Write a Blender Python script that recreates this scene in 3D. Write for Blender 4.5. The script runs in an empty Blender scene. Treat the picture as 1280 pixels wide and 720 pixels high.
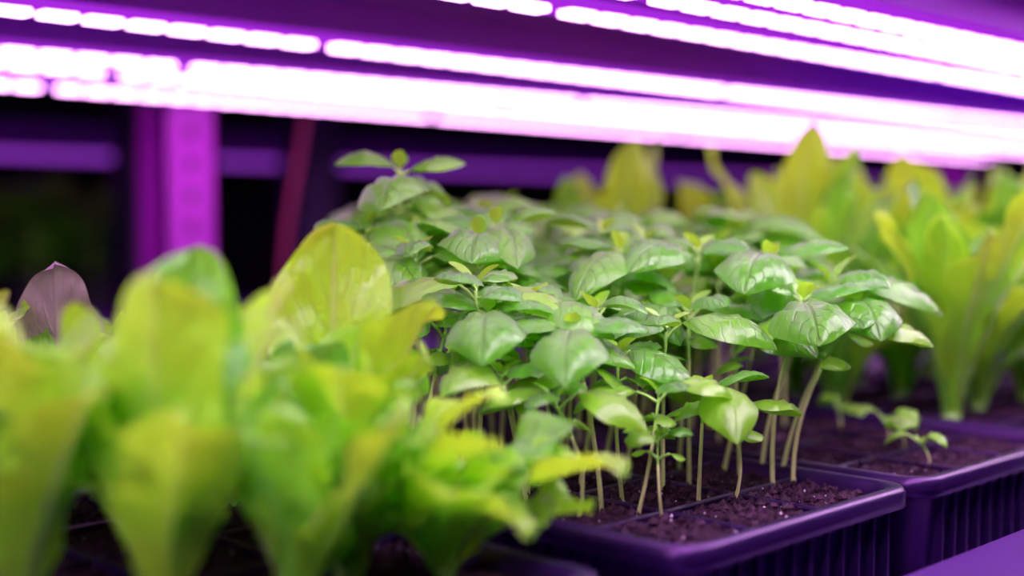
import bpy, math, random
from mathutils import Vector, Matrix, noise
random.seed(7)
R = random.uniform
sc = bpy.context.scene
try:
    sc.view_settings.view_transform = 'Standard'
except Exception as e:
    print(e)
Z0 = 0.90      # height of the shelf deck above the floor

# ------------------------------------------------------------------ materials
def nmat(name):
    m = bpy.data.materials.new(name); m.use_nodes = True
    nt = m.node_tree; nt.nodes.clear()
    out = nt.nodes.new('ShaderNodeOutputMaterial')
    return m, nt, out

def plain(name, col, rough=0.5, metal=0.0, nscale=30, namt=0.15, bump=0.0, spec=.5, coat=0.0):
    m, nt, out = nmat(name)
    p = nt.nodes.new('ShaderNodeBsdfPrincipled')
    tc = nt.nodes.new('ShaderNodeTexCoord')
    n = nt.nodes.new('ShaderNodeTexNoise'); n.inputs['Scale'].default_value = nscale; n.inputs['Detail'].default_value = 5
    nt.links.new(tc.outputs['Object'], n.inputs['Vector'])
    mx = nt.nodes.new('ShaderNodeMix'); mx.data_type = 'RGBA'
    a = [max(0, c*(1-namt*1.5)) for c in col]; b = [min(1, c*(1+namt*1.5)) for c in col]
    mx.inputs[6].default_value = (*a, 1); mx.inputs[7].default_value = (*b, 1)
    nt.links.new(n.outputs['Fac'], mx.inputs[0])
    nt.links.new(mx.outputs[2], p.inputs['Base Color'])
    p.inputs['Roughness'].default_value = rough; p.inputs['Metallic'].default_value = metal
    p.inputs['Specular IOR Level'].default_value = spec
    if coat:
        p.inputs['Specular Tint'].default_value = (.75, .3, 1, 1)  # purple reflections painted by tinting the specular; no coat layer
    if bump:
        bp = nt.nodes.new('ShaderNodeBump'); bp.inputs['Strength'].default_value = bump; bp.inputs['Distance'].default_value = 0.002
        nt.links.new(n.outputs['Fac'], bp.inputs['Height']); nt.links.new(bp.outputs[0], p.inputs['Normal'])
    nt.links.new(p.outputs[0], out.inputs[0])
    return m

def math_n(nt, op, a, b=None, c=None):
    n = nt.nodes.new('ShaderNodeMath'); n.operation = op
    for i, v in enumerate((a, b, c)):
        if v is None: continue
        if isinstance(v, (int, float)): n.inputs[i].default_value = v
        else: nt.links.new(v, n.inputs[i])
    return n.outputs[0]

def leafmat(name, c1, c2, vein, trans, tfac=0.4, rough=0.38, nveins=7, veinamt=0.6, bump=0.5, slope=0.45, sheen=.40, dist=.0012, spec=1.0, coat=.45):
    m, nt, out = nmat(name)
    p = nt.nodes.new('ShaderNodeBsdfPrincipled')
    uv = nt.nodes.new('ShaderNodeUVMap')
    sx = nt.nodes.new('ShaderNodeSeparateXYZ'); nt.links.new(uv.outputs[0], sx.inputs[0])
    tc = nt.nodes.new('ShaderNodeTexCoord')
    nd = nt.nodes.new('ShaderNodeTexNoise'); nd.inputs['Scale'].default_value = 90; nd.inputs['Detail'].default_value = 2
    nt.links.new(tc.outputs['Object'], nd.inputs['Vector'])
    u = math_n(nt, 'ADD', sx.outputs[0], math_n(nt, 'MULTIPLY', math_n(nt, 'SUBTRACT', nd.outputs['Fac'], .5), .09))
    v = math_n(nt, 'ABSOLUTE', math_n(nt, 'SUBTRACT', math_n(nt, 'MULTIPLY', sx.outputs[1], 2.0), 1.0))
    mid = math_n(nt, 'SUBTRACT', 1.0, math_n(nt, 'MINIMUM', math_n(nt, 'MULTIPLY', v, 13.0), 1.0))
    t = math_n(nt, 'MULTIPLY', math_n(nt, 'SUBTRACT', u, math_n(nt, 'MULTIPLY', math_n(nt, 'POWER', v, 1.2), slope*0.6)), float(nveins))
    fr = math_n(nt, 'ABSOLUTE', math_n(nt, 'SUBTRACT', math_n(nt, 'FRACT', math_n(nt, 'ADD', t, 5.0)), 0.5))
    side = math_n(nt, 'SUBTRACT', 1.0, math_n(nt, 'MINIMUM', math_n(nt, 'MULTIPLY', fr, 8.0), 1.0))
    side = math_n(nt, 'MULTIPLY', side, math_n(nt, 'SUBTRACT', 1.0, math_n(nt, 'MULTIPLY', v, 0.8)))
    vn = math_n(nt, 'MAXIMUM', mid, math_n(nt, 'MULTIPLY', side, 0.5))
    n = nt.nodes.new('ShaderNodeTexNoise'); n.inputs['Scale'].default_value = 45; n.inputs['Detail'].default_value = 4
    nt.links.new(tc.outputs['Object'], n.inputs['Vector'])
    geo = nt.nodes.new('ShaderNodeNewGeometry')
    fac = math_n(nt, 'ADD', math_n(nt, 'MULTIPLY', n.outputs['Fac'], 0.7), math_n(nt, 'SUBTRACT', math_n(nt, 'MULTIPLY', geo.outputs['Random Per Island'], 0.9), 0.3))
    mx = nt.nodes.new('ShaderNodeMix'); mx.data_type = 'RGBA'; mx.clamp_factor = True
    mx.inputs[6].default_value = (*c1, 1); mx.inputs[7].default_value = (*c2, 1); nt.links.new(fac, mx.inputs[0])
    mv = nt.nodes.new('ShaderNodeMix'); mv.data_type = 'RGBA'
    mv.inputs[7].default_value = (*vein, 1); nt.links.new(mx.outputs[2], mv.inputs[6])
    nt.links.new(math_n(nt, 'MULTIPLY', vn, veinamt), mv.inputs[0])
    nt.links.new(mv.outputs[2], p.inputs['Base Color'])
    p.inputs['Roughness'].default_value = rough
    p.inputs['Specular IOR Level'].default_value = spec
    p.inputs['Coat Weight'].default_value = coat; p.inputs['Coat Roughness'].default_value = .30
    p.inputs['Sheen Weight'].default_value = sheen; p.inputs['Sheen Roughness'].default_value = .35
    p.inputs['Sheen Tint'].default_value = (.95, .55, 1, 1)  # lilac lamp highlights painted in through the sheen tint
    n2 = nt.nodes.new('ShaderNodeTexNoise'); n2.inputs['Scale'].default_value = 260; n2.inputs['Detail'].default_value = 2
    nt.links.new(tc.outputs['Object'], n2.inputs['Vector'])
    hgt = math_n(nt, 'SUBTRACT', math_n(nt, 'MULTIPLY', n2.outputs['Fac'], 0.5), vn)
    bp = nt.nodes.new('ShaderNodeBump'); bp.inputs['Strength'].default_value = bump; bp.inputs['Distance'].default_value = dist
    nt.links.new(hgt, bp.inputs['Height']); nt.links.new(bp.outputs[0], p.inputs['Normal'])
    tr = nt.nodes.new('ShaderNodeBsdfTranslucent')
    mt = nt.nodes.new('ShaderNodeMix'); mt.data_type = 'RGBA'; mt.inputs[0].default_value = 0.35
    mt.inputs[6].default_value = (*trans, 1); nt.links.new(mv.outputs[2], mt.inputs[7])
    nt.links.new(mt.outputs[2], tr.inputs[0])
    ms = nt.nodes.new('ShaderNodeMixShader'); ms.inputs[0].default_value = tfac
    nt.links.new(p.outputs[0], ms.inputs[1]); nt.links.new(tr.outputs[0], ms.inputs[2])
    nt.links.new(ms.outputs[0], out.inputs[0])
    return m

M_basil = leafmat('basil_leaf', (.09, .46, .02), (.26, .74, .03), (.40, .78, .18), (.42, 1, .02), .36, .30, 7, .35, .8, dist=.002)
M_cot = leafmat('basil_young_leaf', (.24, .66, .03), (.38, .84, .04), (.45, .85, .2), (.52, 1, .03), .42, .34, 5, .25, .3)
M_stem = plain('seedling_stem', (.72, .74, .34), .5, nscale=60)
M_stemg = plain('green_stem', (.38, .72, .14), .5, nscale=60)
M_lett = leafmat('lettuce_leaf', (.30, .78, .02), (.56, 1, .04), (.80, 1, .40), (.60, 1, .02), .50, .32, 9, .5, .8, .8, dist=.002, sheen=.6)
M_lettd = leafmat('dark_lettuce_leaf', (.08, .42, .02), (.25, .70, .03), (.45, .85, .25), (.34, .95, .02), .40, .30, 9, .45, .8, .8, dist=.002, sheen=.5)
M_lettr = leafmat('red_lettuce_leaf', (.30, .24, .22), (.45, .38, .36), (.5, .50, .42), (.35, .30, .22), .25, .5, 7, .4, .6, .8, dist=.002)
M_rib = plain('leaf_stalk', (.33, .66, .14), .4)
M_tray = plain('black_tray_plastic', (.020, .006, .060), .30, nscale=20, spec=.75, coat=1)  # purple reflections put into the base colour and specular tint
M_soil = plain('potting_soil', (.032, .010, .030), .95, nscale=300, namt=.5, bump=1.0, spec=.2)
M_crumb = plain('soil_crumb', (.060, .020, .055), .85, nscale=200, namt=.5, spec=.3)
M_perl = plain('perlite', (.55, .38, .62), .8)
M_metal = plain('purple_lit_shelf_metal', (.10, .010, .26), .45, nscale=6, namt=.08)  # purple lamp cast on the shelf put into its base colour
M_beam = plain('purple_lit_beam_metal', (.058, .004, .15), .6, nscale=6, namt=.08, spec=.15)  # purple light on the front lip coloured into the metal
M_deck = plain('purple_lit_deck_metal', (.50, .03, .90), .5, nscale=4, namt=.1)  # purple glow of the deck underside put into a strong base colour
M_post = plain('magenta_lit_post_metal', (.66, .03, .74), .45, nscale=6, namt=.08)  # magenta light on the posts painted as base colour
M_hole = plain('slot_dark', (.03, .0, .05), .8)
M_alu = plain('light_bar_housing', (.50, .04, .88), .35, nscale=6, namt=.08)  # glow around the strips put into the housing's purple base
M_wall = plain('dark_wall', (.010, .004, .022), .9, nscale=2)
M_floor = plain('concrete_floor', (.02, .012, .03), .7, nscale=3, namt=.3)
M_wire = plain('red_cable', (.45, .05, .16), .5)
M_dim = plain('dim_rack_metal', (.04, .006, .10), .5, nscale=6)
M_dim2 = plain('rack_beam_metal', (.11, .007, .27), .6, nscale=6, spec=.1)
M_pot = plain('dark_pot', (.03, .02, .04), .6)

def emit(name, col, s):
    m, nt, out = nmat(name)
    e = nt.nodes.new('ShaderNodeEmission'); e.inputs[0].default_value = (*col, 1); e.inputs[1].default_value = s
    nt.links.new(e.outputs[0], out.inputs[0]); return m
M_led = emit('led_chip', (1.0, .42, 1.0), 11)
M_ledhalo = emit('painted_led_halo', (.50, .03, .95), .8)  # emissive stand-in for the magenta halo around the chips
M_fill = emit('added_fill_led', (1.0, .66, 1.0), 33)  # emitter for the added out-of-frame fill bars
M_ceilfill = emit('added_ceiling_emitter', (1.0, .90, .97), 5)  # emitter for the added ceiling panel behind the camera
M_farled = emit('far_led', (.45, .06, .9), .8)

# ------------------------------------------------------------------ mesh builder
class MB:
    def __init__(s): s.v = []; s.f = []; s.m = []; s.uv = []; s.sm = []; s.mats = []
    def mi(s, mat):
        if mat not in s.mats: s.mats.append(mat)
        return s.mats.index(mat)
    def face(s, idx, mat, uvs=None, smooth=True):
        s.f.append(idx); s.m.append(s.mi(mat)); s.sm.append(smooth)
        s.uv.append(uvs if uvs else [(0.5, 0.9)]*len(idx))
    def box(s, a, b, mat):
        o = len(s.v)
        for x in (a[0], b[0]):
            for y in (a[1], b[1]):
                for z in (a[2], b[2]): s.v.append((x, y, z))
        for q in ((0,1,3,2),(4,6,7,5),(0,4,5,1),(2,3,7,6),(0,2,6,4),(1,5,7,3)):
            s.face([o+i for i in q], mat, smooth=False)
    def tube(s, pts, rads, mat, n=7):
        o = len(s.v)
        for i, p in enumerate(pts):
            p = Vector(p)
            t = (Vector(pts[min(i+1, len(pts)-1)]) - Vector(pts[max(i-1, 0)])).normalized()
            a = t.cross(Vector((0.3, 1, 0.1))).normalized(); b = t.cross(a)
            for k in range(n):
                th = 2*math.pi*k/n
                s.v.append(tuple(p + (a*math.cos(th)+b*math.sin(th))*rads[i]))
        for i in range(len(pts)-1):
            for k in range(n):
                s.face([o+i*n+k, o+i*n+(k+1) % n, o+(i+1)*n+(k+1) % n, o+(i+1)*n+k], mat)
        s.face([o+(len(pts)-1)*n+k for k in range(n)], mat)
    def lump(s, c, r, mat):
        o = len(s.v)
        ds = [(1,0,0),(0,1,0),(-1,0,0),(0,-1,0),(0,0,1),(0,0,-1)]
        for d in ds:
            k = r*R(.6, 1.2); s.v.append((c[0]+d[0]*k, c[1]+d[1]*k, c[2]+d[2]*k))
        for i in range(4):
            s.face([o+i, o+(i+1) % 4, o+4], mat, smooth=False); s.face([o+(i+1) % 4, o+i, o+5], mat, smooth=False)
    def obj(s, name, loc=(0, 0, 0)):
        me = bpy.data.meshes.new(name)
        me.from_pydata([(a-loc[0], b-loc[1], c-loc[2]) for a, b, c in s.v], [], s.f)
        for m in s.mats: me.materials.append(m)
        me.polygons.foreach_set('material_index', s.m)
        me.polygons.foreach_set('use_smooth', s.sm)
        ul = me.uv_layers.new(name='UVMap')
        flat = [c for fu in s.uv for q in fu for c in q]
        ul.data.foreach_set('uv', flat)
        me.update()
        ob = bpy.data.objects.new(name, me); ob.location = loc
        sc.collection.objects.link(ob); return ob

def wf_basil(u): return max(0.0, math.sin(math.pi*min(1, u)**.82))**.66 * (1-.08*u)
def wf_round(u): return max(0.0, math.sin(math.pi*min(1, u)**.95))**.60
def wf_lett(u):
    return max(.17*(1-u)**.5, max(0, math.sin(math.pi*u**1.5))**.55)
def wf_rom(u):
    return max(.15*(1-u)**.3, max(0, math.sin(math.pi*u**1.8))**.65)

def leaf(mb, base, az, L, W, e0, e1, mat, wf=wf_basil, cup=.3, ruf=0., rf=9, trough=.10, nu=12, nv=10, twist=0., blister=.05):
    base = Vector(base); h = Vector((math.cos(az), math.sin(az), 0)); z = Vector((0, 0, 1))
    s0 = Vector((-math.sin(az), math.cos(az), 0))
    p = base.copy(); o = len(mb.v); ph = R(0, 6); ph2 = R(0, 6); sway = R(-.15, .15)
    us = []; pu = 0
    for i in range(nu+1):
        tt = i/nu
        u = .45*tt+.55*math.sin(math.pi/2*tt); us.append(u)
        e = math.radians(e0+(e1-e0)*u**1.1)
        t = h*math.cos(e)+z*math.sin(e); n = -h*math.sin(e)+z*math.cos(e)
        if i: p = p + t*(L*(u-pu)) + s0*sway*L*(u-pu)*u
        pu = u
        w = wf(u)*W*.5
        ta = twist*u
        s = s0*math.cos(ta)+n*math.sin(ta); nn = n*math.cos(ta)-s0*math.sin(ta)
        for j in range(nv+1):
            v = -1+2*j/nv
            off = -cup*w*v*v - trough*w*math.exp(-(v/.2)**2)
            off += ruf*W*abs(v)**2.0*math.sin(rf*u*2+ph+(1.3 if v > 0 else 0))*min(1, u*2)
            off += ruf*.45*W*abs(v)*math.sin(rf*4.5*u+ph2+v*3)*min(1, u*2)
            off += blister*w*math.cos(2*math.pi*(7*(u-.25*abs(v))))*(abs(v)*(1-abs(v))*2)
            edge = 1+.8*ruf*math.sin(rf*2.3*u+ph2+v)
            q = p + s*(w*v*edge*(1-.18*abs(cup)*v*v)) + nn*off
            mb.v.append(tuple(q))
    for i in range(nu):
        for j in range(nv):
            a = o+i*(nv+1)+j
            u0, u1, v0, v1 = us[i], us[i+1], j/nv, (j+1)/nv
            mb.face([a, a+nv+1, a+nv+2, a+1], mat, [(u0, v0), (u1, v0), (u1, v1), (u0, v1)])

SOIL = Z0+.048
def basil(x, y, hgt, lean=(0, 0), size=1.0, az=None, tiers=2, cot=True, name='basil_seedling', young=False):
    mb = MB(); az = R(0, 6.28) if az is None else az
    mleaf = M_cot if young else M_basil
    pts = []; rad = []
    hgt -= .004
    bx, by = R(-.006, .006), R(-.006, .006)
    for i in range(9):
        t = i/8
        pts.append((x+lean[0]*t**1.5+bx*math.sin(t*math.pi), y+lean[1]*t**1.5+by*math.sin(t*math.pi), SOIL-.006+(hgt+.006)*t)); rad.append((.0013-.0004*t)*size**.5)
    mb.tube(pts[:7], rad[:7], M_stem); mb.tube(pts[6:], rad[6:], M_stemg)
    def pair(t, a, L, Wr, e0, e1, mat, wf, pet, **k):
        i = min(7, int(t*8)); f = t*8-i
        b = Vector(pts[i]).lerp(Vector(pts[i+1]), f)
        for s in (0, math.pi):
            aa = a+s+R(-.25, .25); e = math.radians(R(15, 40)+e0*.3)
            q = b+Vector((math.cos(aa)*math.cos(e), math.sin(aa)*math.cos(e), math.sin(e)))*pet
            mb.tube([b, (b+q)/2+Vector((0, 0, pet*.05)), q], [.0009, .0008, .0007], M_stemg, 5)
            leaf(mb, q, aa, L*R(.85, 1.12), L*Wr*R(.9, 1.08), e0+R(-12, 12), e1+R(-15, 12), mat, wf, twist=R(-.5, .5), **k)
    if cot: pair(R(.78, .86), az+R(-.3, .3), .018*size, 1.05, 5, -45, M_cot, wf_round, .006, cup=.4, nu=8, nv=6, blister=0)
    if tiers >= 3: pair(.86, az+.2, .048*size, .76, 12, -66, mleaf, wf_basil, .009, cup=.55, blister=.15)
    pair(.94, az+math.pi/2, .055*size, .76, 32, -66, mleaf, wf_basil, .011, cup=.55, blister=.15)
    if tiers >= 2: pair(.985, az, .034*size, .76, 46, -38, M_basil, wf_basil, .006, cup=.45, blister=.15)
    pair(.999, az+math.pi/2, .015*size, .6, 58, 20, M_cot, wf_basil, .002, cup=-.3, nu=7, nv=4, blister=0)
    return mb.obj(name, (x, y, SOIL))

# ------------------------------------------------------------------ seed trays
def rrect(x0, y0, x1, y1, r, n=5):
    pts = []
    for cx, cy, a0 in ((x1-r, y1-r, 0), (x0+r, y1-r, 90), (x0+r, y0+r, 180), (x1-r, y0+r, 270)):
        for k in range(n+1):
            a = math.radians(a0+90*k/n); pts.append((cx+r*math.cos(a), cy+r*math.sin(a)))
    return pts
def tray(x0, y0, x1, y1, nx, ny, crumbs=900):
    mb = MB(); r = .016
    prof = [(.012, .002), (.010, .010), (.006, .043), (.003, .0445), (.0, .0455), (.0, .0520), (.0015, .0548), (.0045, .0555), (.0075, .0545), (.009, .050), (.011, .036)]
    rings = []
    for d, z in prof:
        o = len(mb.v)
        for (x, y) in rrect(x0+d, y0+d, x1-d, y1-d, max(.004, r-d*.5)): mb.v.append((x, y, Z0+z))
        rings.append(o)
    n = 24
    for a, b in zip(rings, rings[1:]):
        for k in range(n): mb.face([a+k, a+(k+1) % n, b+(k+1) % n, b+k], M_tray)
    mb.face([rings[0]+k for k in reversed(range(n))], M_tray)
    k = x0+.025
    while k < x1-.02:
        for yy, sg in ((y0, 1), (y1, -1)):
            mb.box((k, min(yy+sg*.004, yy+sg*.012), Z0+.006), (k+.002, max(yy+sg*.004, yy+sg*.012), Z0+.044), M_tray)
        k += .0135
    k = y0+.025
    while k < y1-.02:
        for xx, sg in ((x0, 1), (x1, -1)):
            mb.box((min(xx+sg*.004, xx+sg*.012), k, Z0+.006), (max(xx+sg*.004, xx+sg*.012), k+.002, Z0+.044), M_tray)
        k += .0135
    ix0, iy0, ix1, iy1 = x0+.010, y0+.010, x1-.010, y1-.010
    def div(a, horiz):
        w = .0010
        if horiz: mb.box((ix0, a-w, Z0+.02), (ix1, a+w, Z0+.0500), M_tray); mb.tube([(ix0, a, Z0+.0500), (ix1, a, Z0+.0500)], [.0014, .0014], M_tray, 8)
        else: mb.box((a-w, iy0, Z0+.02), (a+w, iy1, Z0+.0500), M_tray); mb.tube([(a, iy0, Z0+.0500), (a, iy1, Z0+.0500)], [.0014, .0014], M_tray, 8)
    for i in range(1, nx): div(ix0+(ix1-ix0)*i/nx, False)
    for i in range(1, ny): div(iy0+(iy1-iy0)*i/ny, True)
    step = .0028
    gx = int((ix1-ix0)/step); gy = int((iy1-iy0)/step); o = len(mb.v)
    def hs(x, y):
        cx = ((x-ix0)/(ix1-ix0)*nx) % 1; cy = ((y-iy0)/(iy1-iy0)*ny) % 1
        m = min(cx, 1-cx, cy, 1-cy)*2
        return Z0+.0465+.0028*min(1, m*2.5) + .0036*noise.noise(Vector((x*130, y*130, 0))) + .0034*noise.noise(Vector((x*380, y*380, 3)))
    for i in range(gx+1):
        for j in range(gy+1):
            x = ix0+(ix1-ix0)*i/gx; y = iy0+(iy1-iy0)*j/gy; mb.v.append((x, y, hs(x, y)))
    for i in range(gx):
        for j in range(gy):
            a = o+i*(gy+1)+j; mb.face([a, a+gy+1, a+gy+2, a+1], M_soil)
    for _ in range(crumbs):
        x = R(ix0+.002, ix1-.002); y = R(iy0+.002, iy1-.002)
        mb.lump((x, y, hs(x, y)+.0003), R(.0007, .0030), M_crumb if R(0, 1) > .5 else M_soil)
    for _ in range(crumbs//14):
        x = R(ix0+.002, ix1-.002); y = R(iy0+.002, iy1-.002)
        mb.lump((x, y, hs(x, y)+.0005), R(.0004, .0012), M_perl)
    return mb.obj('seedling_tray', ((x0+x1)/2, (y0+y1)/2, Z0))

tray(.400, .303, .582, .590, 3, 5, crumbs=5200)
tray(.590, .303, .772, .590, 3, 5, crumbs=3000)
tray(.780, .303, .962, .590, 3, 5)
tray(.970, .303, 1.152, .590, 3, 5)
tray(.178, .303, .358, .590, 3, 5)
tray(-.01, .303, .170, .590, 3, 5, crumbs=200)
for x in (.178, .400, .590, .780, .970):
    tray(x, .600, x+.180, .887, 3, 5, crumbs=300)

# ------------------------------------------------------------------ basil
front = [ # x, y, height, lean x, lean y, size, az, young
 (.450, .423, .080, -.008, .006, .92, .3, 0), (.449, .390, .088, -.014, .006, 1.0, 2.35, 0), (.453, .374, .060, .012, -.004, .68, 1.0, 1),
 (.462, .365, .040, -.002, .002, .42, 2.0, 1), (.495, .370, .058, .004, .000, .80, 2.5, 1), (.510, .362, .048, .003, .004, .58, 1.2, 1),
 (.560, .392, .078, .0, .004, .82, .2, 0), (.551, .365, .098, .018, -.004, 1.05, 2.4, 0), (.565, .362, .084, .026, -.012, .92, .9, 1),
 (.426, .415, .068, -.014, .004, .82, 1.6, 1), (.500, .395, .086, .004, .002, .92, .6, 0),
 (.530, .402, .092, .004, .004, .96, 1.4, 0), (.575, .388, .106, .038, -.018, 1.12, 1.2, 0), (.572, .375, .092, .044, -.014, 1.0, 2.5, 0),
 (.566, .408, .118, .028, -.01, 1.12, 2.0, 0), (.476, .400, .074, -.002, .002, .82, 2.9, 0), (.430, .390, .060, -.018, -.004, .75, .4, 1)]
for a in front: basil(a[0], a[1], a[2], (a[3], a[4]), a[5], a[6], tiers=2, young=bool(a[7]))
y = .434; row = 0
while y < .582:
    n = 5
    for k in range(n):
        x = .420+.148*(k+(.4 if row % 2 else 0))/(n-.6)+R(-.008, .008); yy = y+R(-.009, .009)
        t = (yy-.42)/.15
        hh = .094+.032*t+.014*(x-.42)/.15+R(-.024, .018)
        basil(x, yy, hh, (R(-.010, .012)+(.014 if k > 3 else 0), R(-.010, .008)), R(.8, 1.08), tiers=3 if R(0, 1) > .85 else 2, young=R(0, 1) > .8)
    y += .026; row += 1
for (x, y, h, s) in ((.47, .560, .166, 1.1), (.445, .548, .124, 1.1), (.50, .575, .142, 1.1), (.54, .57, .140, 1.1)):
    basil(x, y, h, (R(-.005, .005), 0), s, tiers=3)
cnt = 0
while cnt < 22:
    y = R(.612, .80); x = R(.49, .76)
    if x < .80*y: continue
    basil(x, y, R(.118, .148), (R(-.01, .01), R(-.01, .01)), R(1.0, 1.25), tiers=3, young=R(0, 1) > .5); cnt += 1
for _ in range(16):
    x = R(.605, .74); y = R(.455, .58)
    basil(x, y, R(.10, .138), (R(-.01, .01), R(-.01, .01)), R(1.0, 1.25), tiers=3, young=R(0, 1) > .6)
for (x, y, s) in ((.690, .372, .45), (.722, .432, .4), (.703, .388, .35), (.655, .34, .28)):
    basil(x, y, .018, (R(-.003, .003), 0), s, tiers=1, cot=False, name='young_sprout', young=True)

# ------------------------------------------------------------------ lettuces
def lettuce(x, y, H, n, W, mat=M_lett, wf=wf_lett, ruf=.11, e=(72, 20), mats=None, extra=(), name='lettuce_plant', dens=24):
    mb = MB(); a = R(0, 6.28)
    mb.tube([(x, y, SOIL-.006), (x, y, SOIL+.010)], [.005, .006], M_rib, 10)
    for i in range(n):
        t = i/max(1, n-1)
        az = a+i*2.4+R(-.25, .25)
        L = H*(1.0-.30*t)*R(.82, 1.08)
        e0 = e[0]+(88-e[0])*t*.8+R(-6, 6); e1 = e[1]+(75-e[1])*t+R(-22, 12)
        b = Vector((x+.005*math.cos(az), y+.005*math.sin(az), SOIL+.002+.008*t))
        mm = random.choice(mats) if mats else mat
        leaf(mb, b, az, L, W*R(.8, 1.1)*(1-.25*t), e0, e1, mm, wf, cup=-.25+R(-.15, .25), ruf=ruf, rf=R(5, 8), nu=dens, nv=14, twist=R(-.6, .6), trough=.16, blister=.14)
    for (az, L, WW, e0, e1, mm) in extra:
        leaf(mb, (x, y, SOIL+.006), az, L, WW, e0, e1, mm, wf, cup=-.18, ruf=ruf, rf=6, nu=dens, nv=14, trough=.16, blister=.15)
    return mb.obj(name, (x, y, SOIL))

V = math.radians
A2 = [M_lett, M_lettd]; A3 = [M_lett, M_lett, M_lettd]
lettuce(.225, .390, .112, 8, .050, e=(80, 48), mats=A3, extra=[(V(215), .116, .048, 86, 70, M_lett), (V(-10), .118, .048, 82, 55, M_lett), (V(50), .122, .046, 86, 76, M_lettd)])
lettuce(.188, .425, .112, 9, .050, e=(78, 40), mats=A2, extra=[(V(230), .108, .048, 84, 66, M_lett)])
lettuce(.262, .366, .094, 8, .042, e=(78, 40), mats=A3)
lettuce(.296, .382, .096, 11, .044, e=(74, 20), mats=A3, extra=[(V(-60), .085, .042, 60, -30, M_lett), (V(-30), .098, .044, 52, -15, M_lett), (V(220), .088, .046, 86, 50, M_lett)])
lettuce(.328, .366, .074, 10, .040, e=(64, -10), mats=A2, extra=[(V(-50), .086, .042, 62, -5, M_lett), (V(-25), .078, .040, 70, 10, M_lettd)])
lettuce(.332, .440, .110, 8, .050, e=(76, 30), mats=A3, extra=[(V(50), .128, .056, 91, 86, M_lett), (V(-70), .11, .050, 80, 45, M_lett)])
lettuce(.262, .470, .098, 9, .048, mats=A2, e=(64, 10))
lettuce(.330, .520, .092, 10, .048, mats=A2, e=(60, 0))
lettuce(.255, .550, .105, 10, .048, mats=[M_lettd, M_lettd, M_lett], e=(62, 0))
lettuce(.205, .500, .110, 10, .050, mats=A2, e=(65, 10))
lettuce(.305, .632, .112, 10, .050, mats=A2, e=(62, 5), extra=[(V(235), .114, .042, 90, 60, M_lettr)])
lettuce(.225, .640, .120, 10, .052, mats=A2, e=(65, 10))
lettuce(.340, .700, .110, 10, .052, mats=A2, e=(60, 0))
lettuce(.270, .720, .120, 10, .052, mats=A2, e=(65, 10))
lettuce(.430, .670, .095, 10, .052, mats=A2, e=(60, 0))
lettuce(.500, .700, .095, 10, .052, mats=A2, e=(60, 0))

def tall(x, y, H, n, W, e=(80, 45), mats=None):
    lettuce(x, y, H, n+4, W, wf=wf_rom, ruf=.13, e=e, mats=mats or A3, name='romaine_plant', dens=22)
tall(.795, .392, .178, 9, .038, (84, 42))
tall(.870, .410, .150, 8, .042, (78, 15))
tall(.940, .405, .180, 9, .044)
tall(.850, .545, .208, 10, .048, (85, 60))
tall(.790, .700, .200, 9, .050, (82, 55))
tall(.870, .680, .170, 9, .050, (75, 20))
tall(1.020, .520, .205, 10, .050, (82, 55))
tall(1.060, .430, .190, 9, .050)
tall(.930, .540, .175, 9, .050, (78, 25))
tall(.890, .480, .145, 9, .048, (75, 5))
tall(.800, .480, .130, 9, .046, (70, 0), [M_lettd, M_lett])
tall(1.110, .560, .205, 9, .054)
tall(1.00, .680, .195, 10, .054)
tall(1.10, .700, .195, 10, .054)
tall(.740, .570, .140, 9, .046, (72, 5))
tall(1.00, .35, .175, 9, .050)
tall(1.120, .36, .185, 9, .050)

# ------------------------------------------------------------------ shelf rack
def boxobj(name, a, b, mat, bev=0.0):
    mb = MB(); mb.box(a, b, mat)
    c = tuple((p+q)/2 for p, q in zip(a, b)); ob = mb.obj(name, c)
    if bev:
        md = ob.modifiers.new('b', 'BEVEL'); md.width = bev; md.segments = 3
    return ob
rack = bpy.data.objects.new('grow_rack', None); sc.collection.objects.link(rack)
def part(ob, par=None): ob.parent = par or rack; return ob
part(boxobj('shelf_deck', (-1.1, .268, Z0-.012), (2.66, 1.22, Z0), M_metal))
part(boxobj('shelf_front_beam', (-1.1, .205, Z0-.03), (2.66, .268, Z0+.034), M_beam, .004))
part(boxobj('shelf_back_beam', (-1.1, 1.22, Z0-.03), (2.66, 1.245, Z0+.03), M_metal, .003))
TOP = Z0+.185+.12
part(boxobj('upper_deck', (-1.1, .36, TOP+.034), (2.66, 1.27, TOP+.044), M_deck))
part(boxobj('upper_front_beam', (-1.1, .335, TOP+.03), (2.66, .36, TOP+.08), M_hole, .003))
def post(x, y, rk=None, mat=M_post, z1=Z0+.9, w=.034):
    mb = MB()
    mb.box((x-w, y-.004, 0), (x+w, y+.004, z1), mat)
    mb.box((x-w, y-.004, 0), (x-w+.006, y+.05, z1), mat)
    mb.box((x+w-.006, y-.004, 0), (x+w, y+.05, z1), mat)
    z = .05
    while z < z1-.03:
        mb.box((x-.004, y-.0048, z), (x+.004, y-.0035, z+.014), M_hole)
        z += .035
    return part(mb.obj('upright_post', (x, y, 0)), rk)
for x in (-1.06, .77, 2.62):
    post(x, 1.275)
for x in (-1.06, 2.62): post(x, .15)

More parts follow.
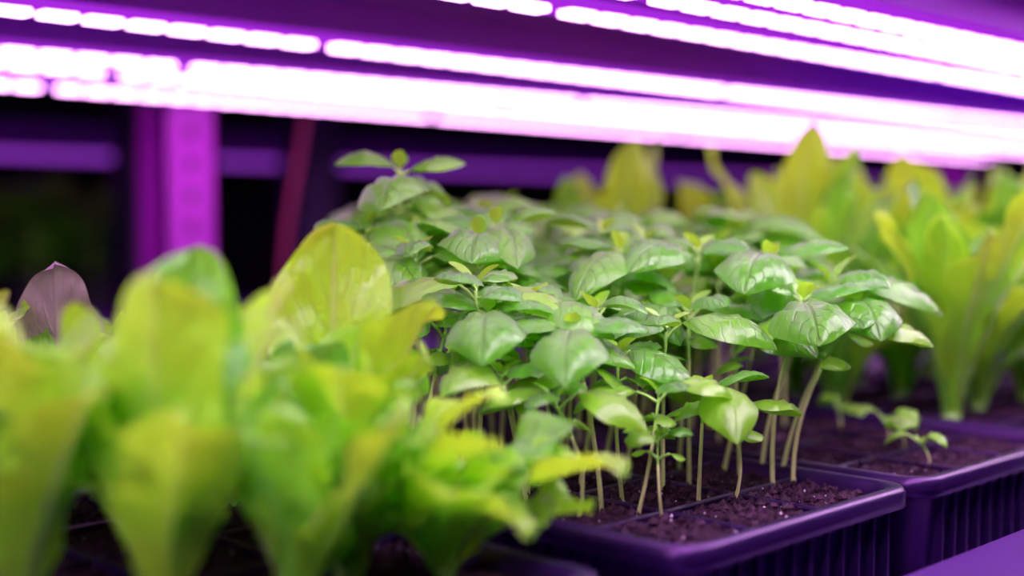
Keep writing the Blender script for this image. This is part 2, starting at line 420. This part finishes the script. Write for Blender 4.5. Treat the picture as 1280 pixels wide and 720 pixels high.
def lightbar(y, w=.014, dz=0, sp=.030, fill=.72, x0=-.9, x1=2.6, led=None, solid=False):
    mb = MB(); z = TOP+dz; led = led or M_led
    mb.box((x0, y-w*1.5, z+.0095), (x1, y+w*1.5, TOP+.034), M_alu)
    mb.box((x0, y-w*1.35, z+.0045), (x1, y+w*1.35, z+.0095), M_ledhalo)  # glowing band paints the halo beside the strip
    x = x0+.01; k = 0
    while x < x1-.03:
        mb.box((x, y-w*.42, z+.0010), (x+sp*fill, y+w*.42, z+.0046), led)
        x += sp; k += 1
        if k % 16 == 0: x += .012
    return mb.obj('led_grow_light', ((x0+x1)/2, y, z))
lightbar(.425); lightbar(.470); lightbar(.540)
lightbar(.770)
lightbar(.960, .011); lightbar(1.080, .011, .004); lightbar(1.205, .012)
lightbar(.285, .020, .01, led=M_fill, fill=.9); lightbar(.205, .020, .01, led=M_fill, fill=.9)  # two unseen bars added in front to brighten the plants

mb = MB(); pts = [(.93+.012*math.sin(i*.7), 1.30+.01*math.cos(i*.9), .6+i*.06) for i in range(15)]
mb.tube(pts, [.004]*15, M_wire, 8); part(mb.obj('hanging_cable', (.93, 1.3, .6)))

# ------------------------------------------------------------------ background rack
rack2 = bpy.data.objects.new('storage_rack', None); sc.collection.objects.link(rack2)
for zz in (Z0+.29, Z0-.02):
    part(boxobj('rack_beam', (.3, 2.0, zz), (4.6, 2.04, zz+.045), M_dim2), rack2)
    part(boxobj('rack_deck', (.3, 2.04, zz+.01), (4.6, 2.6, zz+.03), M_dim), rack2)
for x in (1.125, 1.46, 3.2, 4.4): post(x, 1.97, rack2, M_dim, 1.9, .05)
mb = MB(); mb.box((.5, 2.14, Z0+.285), (4.4, 2.20, Z0+.299), M_farled); part(mb.obj('rack_lamp', (2.4, 2.17, Z0+.27)), rack2)
def bush(x, y, z, r, n, mat):
    mb = MB()
    zb = Z0+.012
    mb.tube([(x, y, zb), (x, y, zb+.07)], [.035, .045], M_pot, 16)
    mb.tube([(x, y, zb+.06), (x, y, z+.05)], [.006, .004], M_stemg, 8)
    for _ in range(n):
        a = R(0, 6.28); rr = r*R(.1, 1)
        leaf(mb, (x+rr*.6*math.cos(a), y+rr*.6*math.sin(a), z+R(-.06, r*.8)), a, R(.05, .09), R(.025, .045), R(20, 70), R(-40, 10), mat, wf_basil, cup=.3, nu=6, nv=4)
    return mb.obj('potted_shrub', (x, y, z))
M_bush = leafmat('dark_foliage', (.10, .45, .02), (.25, .65, .04), (.2, .4, .05), (.20, .6, .02), .3, sheen=0, coat=0, spec=.2)
for (x, y) in ((.90, 2.20), (1.01, 2.18), (1.14, 2.22)):
    bush(x, y, Z0+.14, .11, 80, M_bush)

# ------------------------------------------------------------------ room
def wall(name, a, b, m=M_wall): return boxobj(name, a, b, m)
wall('floor', (-2.6, -1.6, -.05), (6.1, 4.1, 0), M_floor)
wall('ceiling', (-2.6, -1.6, 2.7), (6.1, 4.1, 2.75))
wall('wall_back', (-2.6, 4.0, 0), (6.1, 4.1, 2.7))
wall('wall_front', (-2.6, -1.6, 0), (6.1, -1.5, 2.7))
wall('wall_left', (-2.6, -1.5, 0), (-2.5, 4.0, 2.7))
wall('wall_right', (6.0, -1.5, 0), (6.1, 4.0, 2.7))
mb = MB(); mb.box((-.9, -.7, 2.63), (.7, .1, 2.70), M_alu); mb.box((-.87, -.67, 2.62), (.67, .07, 2.631), M_ceilfill)  # unseen panel added behind the camera to light the near leaves
mb.obj('added_ceiling_fill', (0, -.3, 2.66))

w = bpy.data.worlds.new('World'); sc.world = w; w.use_nodes = True
w.node_tree.nodes['Background'].inputs[0].default_value = (.25, .05, .5, 1)
w.node_tree.nodes['Background'].inputs[1].default_value = .05

cam = bpy.data.cameras.new('cam'); co = bpy.data.objects.new('camera', cam); sc.collection.objects.link(co)
co.location = (0, 0, Z0+.185); co.rotation_euler = (math.radians(90-3.16), 0, math.radians(-45))
cam.lens = 45.8; cam.sensor_width = 36; cam.clip_start = .01
cam.dof.use_dof = True; cam.dof.focus_distance = .62; cam.dof.aperture_fstop = 2.4
sc.camera = co
